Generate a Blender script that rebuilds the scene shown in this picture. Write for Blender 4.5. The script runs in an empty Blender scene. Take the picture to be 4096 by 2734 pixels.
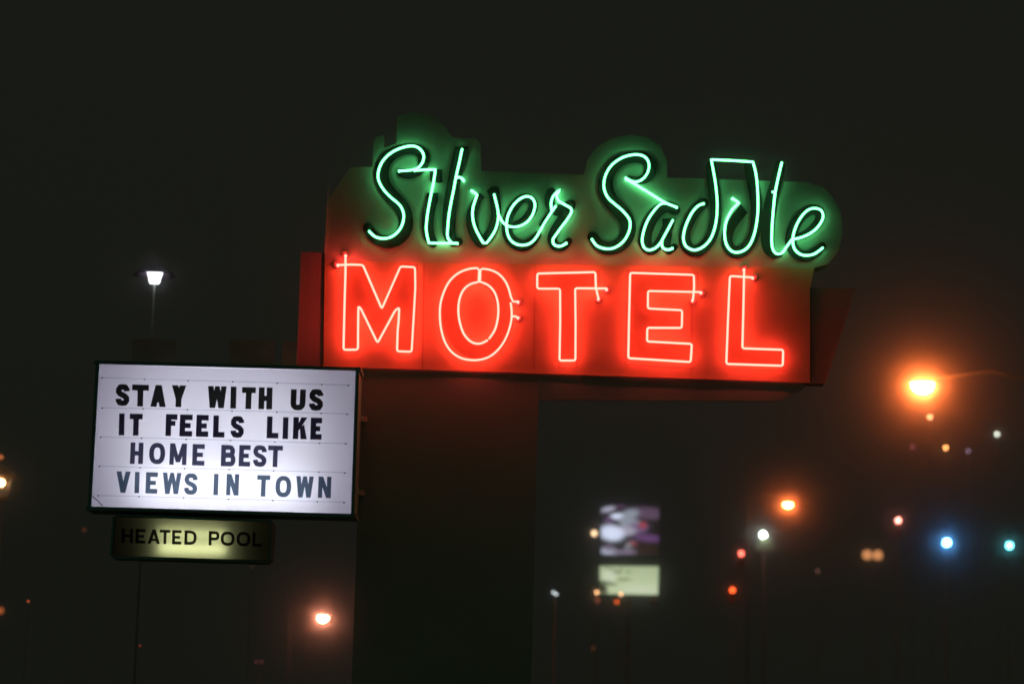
import bpy, bmesh, math, random
from mathutils import Vector, Matrix
from mathutils.geometry import delaunay_2d_cdt

random.seed(7)
scene = bpy.context.scene
COL = scene.collection

# ------------------------------------------------------------------ camera
SRC_W, SRC_H = 4096.0, 2734.0
LENS, SENSOR = 85.0, 36.0
FPX = SRC_W * LENS / SENSOR
PITCH, ROLL = math.radians(9.0), math.radians(1.55)
CAM = Vector((0.0, 0.0, 1.6))
fwd = Vector((0, math.cos(PITCH), math.sin(PITCH)))
up0 = Vector((0, -math.sin(PITCH), math.cos(PITCH)))
rt0 = Vector((1, 0, 0))
rt = rt0 * math.cos(ROLL) + up0 * math.sin(ROLL)
up = up0 * math.cos(ROLL) - rt0 * math.sin(ROLL)
cam_d = bpy.data.cameras.new("camera")
cam = bpy.data.objects.new("camera", cam_d)
COL.objects.link(cam)
cam_d.lens, cam_d.sensor_width = LENS, SENSOR
cam_d.clip_start, cam_d.clip_end = 0.1, 3000
M = Matrix((rt, up, -fwd)).transposed().to_4x4()
M.translation = CAM
cam.matrix_world = M
cam_d.dof.use_dof = True
cam_d.dof.focus_distance = 18.15
cam_d.dof.aperture_fstop = 1.5
cam_d.dof.aperture_blades = 9
scene.camera = cam

SIGN_Y = 18.0


def P(px, py, Y):
    """the point where the line of sight through that spot meets the vertical plane Y"""
    d = fwd + rt * ((px - SRC_W / 2) / FPX) - up * ((py - SRC_H / 2) / FPX)
    return CAM + d * (Y / d.y)


def m_per_px(Y):
    return Y / FPX


# ------------------------------------------------------------------ world (night sky with town glow behind the viewer)
world = bpy.data.worlds.new("World")
scene.world = world
world.use_nodes = True
nt = world.node_tree
nt.nodes.clear()
wo = nt.nodes.new("ShaderNodeOutputWorld")
wb = nt.nodes.new("ShaderNodeBackground")
tc = nt.nodes.new("ShaderNodeTexCoord")
sx = nt.nodes.new("ShaderNodeSeparateXYZ")
mr = nt.nodes.new("ShaderNodeMapRange")
mr.inputs["From Min"].default_value = 0.6
mr.inputs["From Max"].default_value = -0.9
mr.inputs["To Min"].default_value = 1.0
mr.inputs["To Max"].default_value = 1.8
wb.inputs["Color"].default_value = (0.0093, 0.0104, 0.0078, 1)
nt.links.new(tc.outputs["Generated"], sx.inputs[0])
nt.links.new(sx.outputs["Y"], mr.inputs["Value"])
nt.links.new(mr.outputs[0], wb.inputs["Strength"])
nt.links.new(wb.outputs[0], wo.inputs[0])

# ------------------------------------------------------------------ exposure, sampling
vs = scene.view_settings
vs.view_transform = "Standard"
vs.look = "None"
vs.exposure = 0.0
vs.gamma = 1.0
cy = scene.cycles
cy.use_denoising = True
cy.denoiser = "OPENIMAGEDENOISE"
cy.sample_clamp_indirect = 3.0
cy.sample_clamp_direct = 0.0
cy.use_light_tree = True
cy.max_bounces = 6
cy.diffuse_bounces = 3
cy.transmission_bounces = 4
cy.volume_bounces = 0
cy.use_adaptive_sampling = False
cy.filter_width = 1.6

HAZE = 0.0032
HAZE_G = 0.9955


# ------------------------------------------------------------------ materials
def mat_paint(name, rgb, rough=0.55, metal=0.0, noise=0.12, scale=3.0, spec=0.3, rgb2=None):
    m = bpy.data.materials.new(name)
    m.use_nodes = True
    n = m.node_tree
    b = n.nodes["Principled BSDF"]
    t = n.nodes.new("ShaderNodeTexCoord")
    nz = n.nodes.new("ShaderNodeTexNoise")
    nz.inputs["Scale"].default_value = scale
    nz.inputs["Detail"].default_value = 6
    mx = n.nodes.new("ShaderNodeMix")
    mx.data_type = 'RGBA'
    c2 = rgb2 or tuple(c * (1 - noise * 3) for c in rgb)
    mx.inputs["A"].default_value = (*rgb, 1)
    mx.inputs["B"].default_value = (*c2, 1)
    rp = n.nodes.new("ShaderNodeMapRange")
    rp.inputs["From Min"].default_value = 0.35
    rp.inputs["From Max"].default_value = 0.75
    n.links.new(t.outputs["Object"], nz.inputs["Vector"])
    n.links.new(nz.outputs["Fac"], rp.inputs["Value"])
    n.links.new(rp.outputs[0], mx.inputs["Factor"])
    n.links.new(mx.outputs["Result"], b.inputs["Base Color"])
    b.inputs["Roughness"].default_value = rough
    b.inputs["Metallic"].default_value = metal
    b.inputs["Specular IOR Level"].default_value = spec
    return m


def mat_emit(name, rgb, strength=1.0):
    m = bpy.data.materials.new(name)
    m.use_nodes = True
    n = m.node_tree
    b = n.nodes["Principled BSDF"]
    b.inputs["Base Color"].default_value = (0.02, 0.02, 0.02, 1)
    b.inputs["Roughness"].default_value = 0.4
    b.inputs["Emission Color"].default_value = (*rgb, 1)
    b.inputs["Emission Strength"].default_value = strength
    return m


def mat_diffuser(name, trans, refl):
    """backlit plastic: light from inside comes through, light from outside scatters back"""
    m = bpy.data.materials.new(name)
    m.use_nodes = True
    n = m.node_tree
    n.nodes.clear()
    o = n.nodes.new("ShaderNodeOutputMaterial")
    a = n.nodes.new("ShaderNodeAddShader")
    tr = n.nodes.new("ShaderNodeBsdfTranslucent")
    df = n.nodes.new("ShaderNodeBsdfDiffuse")
    tr.inputs["Color"].default_value = (*trans, 1)
    df.inputs["Color"].default_value = (*refl, 1)
    n.links.new(tr.outputs[0], a.inputs[0])
    n.links.new(df.outputs[0], a.inputs[1])
    n.links.new(a.outputs[0], o.inputs[0])
    return m


def mat_film(name, tint):
    """thin tinted plastic: lets part of the light behind it straight through (two faces, so the root per face)"""
    m = bpy.data.materials.new(name)
    m.use_nodes = True
    n = m.node_tree
    n.nodes.clear()
    o = n.nodes.new("ShaderNodeOutputMaterial")
    a = n.nodes.new("ShaderNodeAddShader")
    tr = n.nodes.new("ShaderNodeBsdfTransparent")
    df = n.nodes.new("ShaderNodeBsdfDiffuse")
    tr.inputs["Color"].default_value = (*[c ** .5 for c in tint], 1)
    df.inputs["Color"].default_value = (0.012, 0.012, 0.012, 1)
    n.links.new(tr.outputs[0], a.inputs[0])
    n.links.new(df.outputs[0], a.inputs[1])
    n.links.new(a.outputs[0], o.inputs[0])
    return m


def mat_screen(name, strength):
    m = bpy.data.materials.new(name)
    m.use_nodes = True
    n = m.node_tree
    b = n.nodes["Principled BSDF"]
    at = n.nodes.new("ShaderNodeAttribute")
    at.attribute_name = "picture"
    b.inputs["Base Color"].default_value = (0.02, 0.02, 0.02, 1)
    n.links.new(at.outputs["Color"], b.inputs["Emission Color"])
    b.inputs["Emission Strength"].default_value = strength
    return m


MT = {
    "panel": mat_paint("weathered_white_sign_face", (0.52, 0.58, 0.50), 0.6, noise=0.14, scale=2.2),
    "panel_low": mat_paint("glow_tinted_sign_face", (0.60, 0.54, 0.28), 0.6, noise=0.09, scale=2.6),  # orange tint put in to push the neon glow here towards red
    "letter_fill": mat_paint("faded_red_letter_paint", (0.34, 0.27, 0.12), 0.65, noise=0.10, scale=4),
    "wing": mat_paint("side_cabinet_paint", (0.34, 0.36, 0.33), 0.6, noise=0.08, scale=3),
    "wing_lit": mat_paint("side_cabinet_lit_paint", (0.42, 0.40, 0.38), 0.6, noise=0.08, scale=3),  # lighter copy of the side cabinet paint, imitating stronger light at the left end
    "black": mat_paint("black_letter_paint", (0.004, 0.004, 0.0035), 0.8, spec=0.0),
    "trim": mat_paint("pale_metal_trim", (0.6, 0.55, 0.5), 0.4, spec=0.4),
    "pylon": mat_paint("pale_green_pylon_paint", (0.30, 0.62, 0.48), 0.8, noise=0.05, scale=1.3, spec=0.1),
    "spill_paint": mat_paint("pale_green_spill_board_paint", (0.20, 0.62, 0.50), 0.8, noise=0.05, scale=1.5, spec=0.1),  # for the board added to show red spill under the face
    "outline": mat_paint("faded_letter_outline_paint", (0.38, 0.24, 0.17), 0.7),
    "frame": mat_paint("green_grey_frame", (0.18, 0.52, 0.44), 0.7, spec=0.1),
    "blank": mat_paint("blank_grey_plastic", (0.75, 0.66, 0.62), 0.7, spec=0.1),
    "inner": mat_paint("light_box_lining", (0.74, 0.70, 0.78), 0.8, noise=0.02, spec=0.0),
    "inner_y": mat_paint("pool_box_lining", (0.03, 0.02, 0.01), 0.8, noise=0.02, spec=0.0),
    "steel": mat_paint("galvanised_pole", (0.80, 0.80, 0.74), 0.7, spec=0.2),
    "housing": mat_paint("lamp_housing", (0.42, 0.42, 0.36), 0.6, spec=0.2),
    "lamp_pole": mat_paint("dark_lamp_pole", (0.06, 0.06, 0.05), 0.8, spec=0.1),
    "post": mat_paint("grey_post_paint", (0.56, 0.58, 0.50), 0.9, spec=0.05),
    "post_dim": mat_paint("weathered_lamp_pole", (0.38, 0.42, 0.38), 0.9, spec=0.05),
    "lens_off": mat_paint("unlit_lens", (0.2, 0.2, 0.18), 0.4, spec=0.2),
    "ground": mat_paint("dry_ground", (0.30, 0.27, 0.22), 0.95, noise=0.12, scale=0.6),
    "asphalt": mat_paint("asphalt", (0.06, 0.06, 0.06), 0.9, noise=0.12, scale=4),
    "kerb": mat_paint("concrete", (0.35, 0.34, 0.32), 0.9, noise=0.1, scale=2),
    "line": mat_paint("road_line_paint", (0.7, 0.65, 0.4), 0.8),
    "green_tube": mat_emit("green_neon_gas", (0.78, 5.5, 1.75)),
    "green_glass": mat_emit("green_neon_end_glass", (0.60, 2.4, 1.1)),
    "red_tube": mat_emit("red_neon_gas", (25.0, 0.90, 0.66)),
    "board_face": mat_diffuser("letter_board_plastic", (0.42, 0.42, 0.44), (0.28, 0.28, 0.28)),
    "letter_1": mat_film("letter_plastic_dense", (0.012, 0.013, 0.012)),
    "letter_2": mat_film("letter_plastic_blue_black", (0.012, 0.011, 0.020)),
    "letter_3": mat_film("letter_plastic_backlit", (0.036, 0.038, 0.066)),  # third row lightened to imitate stronger backlight low on the board
    "letter_4": mat_film("letter_plastic_bright_backlit", (0.055, 0.082, 0.112)),  # lightest copy, imitating the strongest backlight behind the bottom row
    "pool_face": mat_diffuser("pool_sign_plastic", (0.44, 0.47, 0.29), (0.05, 0.045, 0.03)),
    "tracks": mat_film("clear_letter_track", (0.68, 0.72, 0.76)),
    "crack": mat_film("cracked_plastic_edge", (0.30, 0.22, 0.26)),
}


# ------------------------------------------------------------------ object helpers
def tag(o, label, cat=None, group=None, kind=None):
    if label:
        o["label"] = label
    if cat:
        o["category"] = cat
    if group:
        o["group"] = group
    if kind:
        o["kind"] = kind
    return o


def thing(name, label, cat, loc, group=None):
    o = bpy.data.objects.new(name, None)
    o.location = loc
    o.empty_display_size = 0.2
    COL.objects.link(o)
    return tag(o, label, cat, group)


def root_loc(o):
    v = Vector((0, 0, 0))
    while o is not None:
        v += Vector(o.location)
        o = o.parent
    return v


class MB:
    def __init__(self):
        self.v, self.f, self.sm = [], [], []

    def add(self, vs_, fs, smooth=False):
        b = len(self.v)
        self.v += [Vector(x) for x in vs_]
        self.f += [tuple(b + i for i in f) for f in fs]
        self.sm += [smooth] * len(fs)
        return self

    def box(self, lo, hi):
        x0, y0, z0 = lo
        x1, y1, z1 = hi
        vs_ = [(x0, y0, z0), (x1, y0, z0), (x1, y1, z0), (x0, y1, z0), (x0, y0, z1), (x1, y0, z1), (x1, y1, z1), (x0, y1, z1)]
        return self.add(vs_, [(0, 3, 2, 1), (4, 5, 6, 7), (0, 1, 5, 4), (1, 2, 6, 5), (2, 3, 7, 6), (3, 0, 4, 7)])

    def bar(self, a, b, hw, up_=(0, 1, 0), hd=None):
        """rectangular bar from a to b"""
        a, b = Vector(a), Vector(b)
        t = (b - a).normalized()
        u = Vector(up_)
        s = t.cross(u).normalized()
        u = s.cross(t).normalized()
        hd = hw if hd is None else hd
        vs_ = []
        for p in (a, b):
            vs_ += [p - s * hw - u * hd, p + s * hw - u * hd, p + s * hw + u * hd, p - s * hw + u * hd]
        return self.add(vs_, [(3, 2, 1, 0), (4, 5, 6, 7), (0, 1, 5, 4), (1, 2, 6, 5), (2, 3, 7, 6), (3, 0, 4, 7)])

    def tube(self, pts, r, seg=8, cap=True):
        pts = [Vector(p) for p in pts]
        n = len(pts)
        rs = r if isinstance(r, (list, tuple)) else [r] * n
        tang = []
        for i in range(n):
            a = pts[max(0, i - 1)]
            b = pts[min(n - 1, i + 1)]
            tang.append((b - a).normalized())
        ref = Vector((0, 1, 0))
        if abs(tang[0].dot(ref)) > 0.9:
            ref = Vector((1, 0, 0))
        nrm = (ref - tang[0] * ref.dot(tang[0])).normalized()
        rings = []
        for i in range(n):
            nrm = (nrm - tang[i] * nrm.dot(tang[i])).normalized()
            bi = tang[i].cross(nrm)
            rings.append([pts[i] + (nrm * math.cos(2 * math.pi * k / seg) + bi * math.sin(2 * math.pi * k / seg)) * rs[i] for k in range(seg)])
        if cap:
            # rounded ends
            rings.insert(0, [pts[0] - tang[0] * rs[0] * 0.7 + (q - pts[0]) * 0.6 for q in rings[0]])
            rings.append([pts[-1] + tang[-1] * rs[-1] * 0.7 + (q - pts[-1]) * 0.6 for q in rings[-1]])
        vs_ = [q for ring in rings for q in ring]
        fs = []
        for i in range(len(rings) - 1):
            for k in range(seg):
                k2 = (k + 1) % seg
                fs.append((i * seg + k, i * seg + k2, (i + 1) * seg + k2, (i + 1) * seg + k))
        fs.append(tuple(reversed(range(seg))))
        fs.append(tuple(range((len(rings) - 1) * seg, len(rings) * seg)))
        return self.add(vs_, fs, True)

    def lathe(self, c, prof, seg=20, axis=(0, 0, 1)):
        """profile of (radius, height) turned about an axis through c"""
        c = Vector(c)
        ax = Vector(axis).normalized()
        u = ax.orthogonal().normalized()
        w = ax.cross(u)
        vs_, fs = [], []
        for (r, h) in prof:
            for k in range(seg):
                a = 2 * math.pi * k / seg
                vs_.append(c + ax * h + (u * math.cos(a) + w * math.sin(a)) * r)
        for i in range(len(prof) - 1):
            for k in range(seg):
                k2 = (k + 1) % seg
                fs.append((i * seg + k, i * seg + k2, (i + 1) * seg + k2, (i + 1) * seg + k))
        fs.append(tuple(reversed(range(seg))))
        fs.append(tuple(range((len(prof) - 1) * seg, len(prof) * seg)))
        return self.add(vs_, fs, True)

    def sheet(self, polys2d, Yf, thick):
        """union of overlapping outlines given in photo pixels, laid on the plane Yf, with real thickness behind it"""
        vs2, faces = [], []
        for pl in polys2d:
            area = sum(pl[i][0] * pl[(i + 1) % len(pl)][1] - pl[(i + 1) % len(pl)][0] * pl[i][1] for i in range(len(pl)))
            if area < 0:
                pl = pl[::-1]
            b = len(vs2)
            vs2 += [Vector((p[0], p[1])) for p in pl]
            faces.append(list(range(b, len(vs2))))
        ov, oe, of, _, _, src = delaunay_2d_cdt(vs2, [], faces, 1, 1e-3)
        of = [f for f, s in zip(of, src) if len(s)]
        used = sorted({i for f in of for i in f})
        idx = {k: i for i, k in enumerate(used)}
        ov = [ov[k] for k in used]
        of = [tuple(idx[i] for i in f) for f in of]
        n = len(ov)
        front = [P(p.x, p.y, Yf) for p in ov]
        if thick <= 0:
            return self.add(front, [tuple(f) for f in of])
        back = [q + Vector((0, thick, 0)) for q in front]
        fs = [tuple(f) for f in of] + [tuple(n + i for i in reversed(f)) for f in of]
        cnt = {}
        for f in of:
            for i in range(len(f)):
                a, b2 = f[i], f[(i + 1) % len(f)]
                cnt[(a, b2)] = cnt.get((a, b2), 0) + 1
        for (a, b2) in cnt:
            if (b2, a) not in cnt:
                fs.append((b2, a, a + n, b2 + n))
        return self.add(front + back, fs)

    def build(self, name, mat, parent=None, label=None, cat=None, group=None, kind=None):
        me = bpy.data.meshes.new(name)
        off = root_loc(parent) if parent is not None else Vector((0, 0, 0))
        me.from_pydata([tuple(v - off) for v in self.v], [], self.f)
        me.polygons.foreach_set("use_smooth", self.sm)
        bm = bmesh.new()
        bm.from_mesh(me)
        bmesh.ops.recalc_face_normals(bm, faces=bm.faces)
        bm.to_mesh(me)
        bm.free()
        me.materials.append(mat)
        me.update()
        o = bpy.data.objects.new(name, me)
        COL.objects.link(o)
        o.parent = parent
        return tag(o, label, cat, group, kind)


def catmull(pts, step=10.0):
    """smooth line through the points (2 or 3 numbers each)"""
    out = []
    n = len(pts)
    for i in range(n - 1):
        p0 = pts[max(0, i - 1)]
        p1, p2 = pts[i], pts[i + 1]
        p3 = pts[min(n - 1, i + 2)]
        d = math.dist(p1[:2], p2[:2])
        k = max(1, int(round(d / step)))
        for j in range(k):
            t = j / k
            out.append(tuple(0.5 * (2 * b + (c - a) * t + (2 * a - 5 * b + 4 * c - e) * t * t + (-a + 3 * b - 3 * c + e) * t ** 3)
                             for a, b, c, e in zip(p0, p1, p2, p3)))
    out.append(tuple(pts[-1]))
    return out


def smooth_path(segs, step=10.0):
    """segs: list of runs; a run is smoothed, runs meet in corners"""
    out = []
    for s in segs:
        q = catmull(s, step)
        if out and math.dist(out[-1][:2], q[0][:2]) < 1e-6:
            q = q[1:]
        out += q
    return out


def round_corners(pts, r):
    """straight runs with small rounded bends"""
    out = [pts[0]]
    for i in range(1, len(pts) - 1):
        a, b, c = Vector(pts[i - 1]), Vector(pts[i]), Vector(pts[i + 1])
        rr = min(r, (a - b).length * 0.45, (c - b).length * 0.45)
        s = b + (a - b).normalized() * rr
        e = b + (c - b).normalized() * rr
        for k in range(5):
            t = k / 4
            q = s * (1 - t) ** 2 + b * 2 * t * (1 - t) + e * t * t
            out.append((q.x, q.y))
    out.append(pts[-1])
    return out


def disc2(x, y, r, n=14):
    return [(x + r * math.cos(2 * math.pi * k / n), y + r * math.sin(2 * math.pi * k / n)) for k in range(n)]


def stroke_polys(pts, flat0=False, flat1=False):
    """pts (x, y, width) -> overlapping outlines of a brush stroke"""
    pl = []
    n = len(pts)
    nr = []
    for i in range(n):
        a, b = pts[max(0, i - 1)], pts[min(n - 1, i + 1)]
        d = Vector((b[0] - a[0], b[1] - a[1])).normalized()
        nr.append((-d.y, d.x))
    for i in range(n - 1):
        (x0, y0, w0), (x1, y1, w1) = pts[i], pts[i + 1]
        n0, n1 = nr[i], nr[i + 1]
        pl.append([(x0 + n0[0] * w0 / 2, y0 + n0[1] * w0 / 2), (x0 - n0[0] * w0 / 2, y0 - n0[1] * w0 / 2),
                   (x1 - n1[0] * w1 / 2, y1 - n1[1] * w1 / 2), (x1 + n1[0] * w1 / 2, y1 + n1[1] * w1 / 2)])
    for i in range(n):
        if (i == 0 and flat0) or (i == n - 1 and flat1):
            continue
        if i in (0, n - 1) or i % 2 == 0:
            pl.append(disc2(pts[i][0], pts[i][1], pts[i][2] / 2 * 0.997))
    return pl


def Z(x0, y0, sc):
    return lambda x, y: (x0 + x / sc, y0 + y / sc)


Z1 = Z(1400, 500, 2.4726)
Z2 = Z(2300, 540, 2.1355)
Z3 = Z(1150, 980, 2.349)
Z4 = Z(2050, 1000, 1.74)
Z5 = Z(300, 1400, 1.7425)
ZB = Z(2300, 1960, 3.2)


def mp(z, pts):
    out = []
    for p in pts:
        q = z(p[0], p[1])
        out.append(q if len(p) == 2 else (q[0], q[1], p[2]))
    return out


# ------------------------------------------------------------------ the setting
g = MB()
g.add([(-200, -30, 0), (200, -30, 0), (200, 240, 0), (-200, 240, 0)], [(0, 1, 2, 3)])
g.build("ground", MT["ground"], kind="structure")
r_ = MB()
r_.add([(-200, 24, 0.004), (200, 24, 0.004), (200, 38, 0.004), (-200, 38, 0.004)], [(0, 1, 2, 3)])
r_.build("road", MT["asphalt"], kind="structure")
r_ = MB()
for k in range(-22, 21):
    r_.add([(k * 9, 30.9, 0.008), (k * 9 + 3, 30.9, 0.008), (k * 9 + 3, 31.05, 0.008), (k * 9, 31.05, 0.008)], [(0, 1, 2, 3)])
r_.build("road_marking", MT["line"], kind="structure")
r_ = MB()
r_.box((-200, 21.6, -0.01), (200, 24, 0.14))
r_.box((-200, 38, -0.01), (200, 40, 0.14))
r_.build("pavement", MT["kerb"], kind="structure")

# ------------------------------------------------------------------ the neon sign
sign_base = P(1800, 1500, SIGN_Y + 0.2)
sign_base.z = 0
sign = thing("neon_sign", "large lit roadside sign with green script over red outlined block letters", "neon sign", sign_base)

Y0 = SIGN_Y
# face of the cabinet: stepped outline, lobes shaped to imitate glow hugging the script letters
upper = [(1311, 800), (1400, 670), (1450, 667), (1490, 668), (1493, 580), (1504, 548), (1536, 540), (1536, 592), (1586, 574), (1588, 466), (1640, 449), (1715, 456), (1775, 500),
         (1808, 548), (1850, 552), (1905, 554), (1922, 580), (1926, 684), (2336, 698), (2350, 640), (2385, 590), (2440, 556), (2520, 540), (2590, 547),
         (2642, 582), (2668, 640), (2668, 710), (2760, 713), (3235, 729), (3292, 748), (3334, 792), (3364, 850), (3371, 930), (3352, 1008), (3312, 1056), (3262, 1070),
         (3258, 1071), (1299, 1042), (1300, 1012)]
lower = [(1299, 1042), (3258, 1071), (3240, 1150), (3240, 1528), (2690, 1509), (2100, 1489), (1580, 1472), (1294, 1464)]
MB().sheet([upper], Y0, 0.22).build("upper_face", MT["panel"], sign)
MB().sheet([lower], Y0 - 0.0015, 0.2215).build("lower_face", MT["panel_low"], sign)
for (xa, ya, xb, yb) in ((1696, 1050, 1690, 1474), (2140, 1056, 2136, 1488), (2768, 1066, 2765, 1510)):
    MB().sheet(stroke_polys([(xa, ya, 1.6), (xb, yb, 1.6)], True, True), Y0 - 0.0035, 0.0018).build("seam", MT["outline"], sign)
# side cabinets, set back from the face
MB().sheet([[(1207, 1008), (1297, 1010), (1291, 1466), (1190, 1464)]], Y0 + 0.012, 0.2).build(
    "side_cabinet", MT["wing_lit"], sign, label="dim narrow red lit panel at the left end of the sign")
MB().sheet([[(3243, 1150), (3425, 1154), (3302, 1531), (3243, 1529)]], Y0 + 0.012, 0.2).build(
    "side_cabinet", MT["wing"], sign, label="dark slanted panel at the right end of the sign")
# thin raised trim along the edges
def trim(pts, w=2.6, proud=0.022):
    MB().sheet(stroke_polys([(x, y, w) for x, y in pts]), Y0 - proud, proud - 0.001).build("edge_trim", MT["trim"], sign)
trim([(1294, 1466), (1580, 1474), (2100, 1491), (2690, 1511), (3300, 1532)])
trim([(1313, 740), (1299, 1008)])
trim([(1205, 1006), (1189, 1466)], proud=0.008)
trim([(3424, 1154), (3302, 1528)], proud=0.008)
# supporting pylon, and a thin board added beside it to catch red spill
tl, tr_ = P(1452, 1471, Y0), P(2156, 1494, Y0)
pm = MB()
pv = []
for yy in (Y0 + 0.006, Y0 + 0.5):
    pv += [(tl.x, yy, 0), (tr_.x, yy, 0), (tr_.x, yy, tr_.z), (tl.x, yy, tl.z)]
pm.add(pv, [(0, 1, 2, 3), (7, 6, 5, 4), (0, 4, 5, 1), (1, 5, 6, 2), (2, 6, 7, 3), (3, 7, 4, 0)])
pm.build("pylon", MT["pylon"], sign)
MB().sheet([[(2160, 1495), (3225, 1530), (3205, 1562), (3120, 1602), (2158, 1598)]], Y0 + 0.008, 0.025).build("spill_board", MT["spill_paint"], sign)



def black_letter(z, runs, sc, extra=None):
    pl = []
    for run in runs:
        q = mp(z, run)
        q = [(a, b, w / sc) for a, b, w in q]
        pl += stroke_polys(catmull(q, 11.0))
    for e in (extra or []):
        pl.append([z(a, b) for a, b in e])
    MB().sheet(pl, Y0 - 0.010, 0.0095).build("letter_backing", MT["black"], sign)


S1 = 2.4726
black_letter(Z1, [[(178, 1020, 100), (225, 1090, 110), (290, 1135, 115), (370, 1155, 125), (450, 1135, 130), (515, 1080, 138), (550, 1005, 140), (552, 920, 140),
                   (520, 830, 145), (460, 750, 140), (395, 680, 140), (340, 600, 140), (312, 520, 145), (314, 440, 140), (345, 360, 130), (400, 300, 118),
                   (470, 262, 106), (560, 240, 100), (635, 238, 104), (695, 262, 115), (728, 310, 124), (728, 370, 118), (705, 425, 90), (650, 470, 90), (570, 482, 90), (500, 470, 80)]], S1)
black_letter(Z1, [[(822, 470, 66), (822, 540, 62)], [(875, 470, 70), (878, 535, 74)]], S1, [[(790, 440), (912, 440), (915, 570), (812, 560)]])
black_letter(Z1, [[(818, 725, 108), (795, 790, 116), (772, 900, 120), (768, 1000, 118), (785, 1100, 112), (822, 1162, 95)]], S1, [[(762, 672), (876, 670), (866, 740), (748, 740)]])
black_letter(Z1, [[(1090, 290, 132), (1068, 380, 130), (1035, 520, 128), (1008, 680, 136), (985, 850, 134), (978, 980, 130), (985, 1090, 120), (1020, 1150, 100), (1080, 1150, 75)]], S1,
             [[(1040, 215), (1172, 214), (1152, 330), (1022, 330)]])
black_letter(Z1, [[(1275, 715, 80), (1238, 790, 88), (1205, 890, 108), (1208, 990, 112), (1240, 1080, 112), (1300, 1165, 105), (1365, 1105, 105), (1415, 1020, 103),
                   (1440, 910, 100), (1440, 790, 105), (1425, 690, 105)]], S1, [[(1262, 668), (1332, 712), (1280, 760), (1240, 740)], [(1352, 650), (1400, 606), (1470, 610), (1488, 720), (1385, 720)]])
black_letter(Z1, [[(1590, 1000, 70), (1690, 965, 80), (1765, 900, 85), (1808, 820, 90), (1795, 750, 88), (1735, 722, 85), (1670, 755, 90), (1605, 835, 95), (1560, 930, 100),
                   (1550, 1030, 105), (1580, 1115, 112), (1645, 1175, 115), (1725, 1190, 112), (1800, 1150, 95), (1858, 1085, 72)]], S1)
black_letter(Z1, [[(1990, 665, 95), (1975, 730, 105), (1985, 800, 95), (2040, 840, 110), (2110, 835, 120), (2180, 790, 105)],
                  [(1985, 850, 60), (1900, 985, 56)],
                  [(2150, 860, 112), (2090, 945, 100), (2025, 1050, 98), (2000, 1130, 98), (2035, 1195, 95), (2105, 1200, 85), (2165, 1145, 68)]], S1)
S2 = 2.1355
black_letter(Z2, [[(152, 868, 92), (190, 925, 100), (250, 962, 104), (325, 965, 104), (395, 930, 112), (445, 865, 120), (458, 780, 128), (428, 700, 130), (368, 628, 128),
                   (308, 560, 128), (270, 485, 132), (262, 400, 130), (290, 315, 118), (350, 240, 108), (430, 200, 96), (520, 186, 94), (598, 200, 104), (642, 250, 112),
                   (642, 310, 106), (600, 370, 84), (530, 385, 62), (460, 365, 40)]], S2)
black_letter(Z2, [[(855, 640, 90), (780, 612, 96), (705, 650, 104), (645, 730, 110), (605, 830, 114), (600, 920, 114), (640, 975, 96), (700, 950, 88), (750, 870, 88), (800, 770, 92)],
                  [(790, 850, 80), (775, 940, 84), (805, 985, 70), (850, 955, 58)]], S2, [[(745, 715), (862, 708), (840, 790), (750, 790)]])
black_letter(Z2, [[(1095, 580, 92), (1030, 645, 94), (975, 735, 98), (938, 830, 100), (942, 920, 102), (990, 980, 102), (1050, 985, 102), (1120, 935, 98), (1170, 860, 98),
                   (1198, 750, 98), (1203, 620, 98), (1190, 480, 100), (1175, 370, 100), (1168, 255, 96)]], S2)
black_letter(Z2, [[(1415, 665, 92), (1365, 725, 90), (1318, 805, 92), (1297, 890, 98), (1312, 955, 98), (1362, 1000, 102), (1420, 995, 98), (1480, 945, 98), (1525, 860, 98),
                   (1550, 740, 98), (1550, 600, 98), (1532, 480, 100), (1508, 360, 100), (1495, 262, 96)]], S2, [[(1415, 588), (1476, 665), (1400, 715), (1360, 660)]])
black_letter(Z2, [[(1752, 262, 92), (1722, 390, 96), (1685, 520, 102), (1658, 650, 110), (1645, 780, 112), (1643, 900, 108), (1660, 980, 92), (1700, 1022, 62), (1755, 1015, 40)]], S2)
black_letter(Z2, [[(1890, 868, 60), (1960, 848, 64), (2038, 790, 74), (2090, 720, 80), (2085, 655, 80), (2020, 640, 84), (1942, 685, 90), (1876, 775, 98), (1845, 880, 98),
                   (1855, 955, 98), (1905, 1015, 98), (1980, 1030, 94), (2055, 995, 84), (2112, 945, 66)]], S2)


def neon(z, segs, r_px, Yt, mat, name, step=9.0, rounded=None, tail=None):
    if rounded is not None:
        pts = round_corners(mp(z, segs), rounded)
        dense = []
        for i in range(len(pts) - 1):
            k = max(1, int(math.dist(pts[i], pts[i + 1]) / 40))
            for j in range(k):
                t = j / k
                dense.append((pts[i][0] * (1 - t) + pts[i + 1][0] * t, pts[i][1] * (1 - t) + pts[i + 1][1] * t))
        dense.append(pts[-1])
        pts = dense
    else:
        pts = smooth_path([mp(z, s) for s in segs], step)
    w = [P(x, y, Yt) for x, y in pts]
    # ends turn back towards the face
    back = tail or (1, 1)
    if back[0]:
        w = [w[0] + Vector((0, back[0] * 0.022, 0))] + w
    if back[1]:
        w = w + [w[-1] + Vector((0, back[1] * 0.022, 0))]
    r = r_px * m_per_px(Yt)
    MB().tube(w, r, 8).build(name, mat, sign)
    return pts


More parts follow.
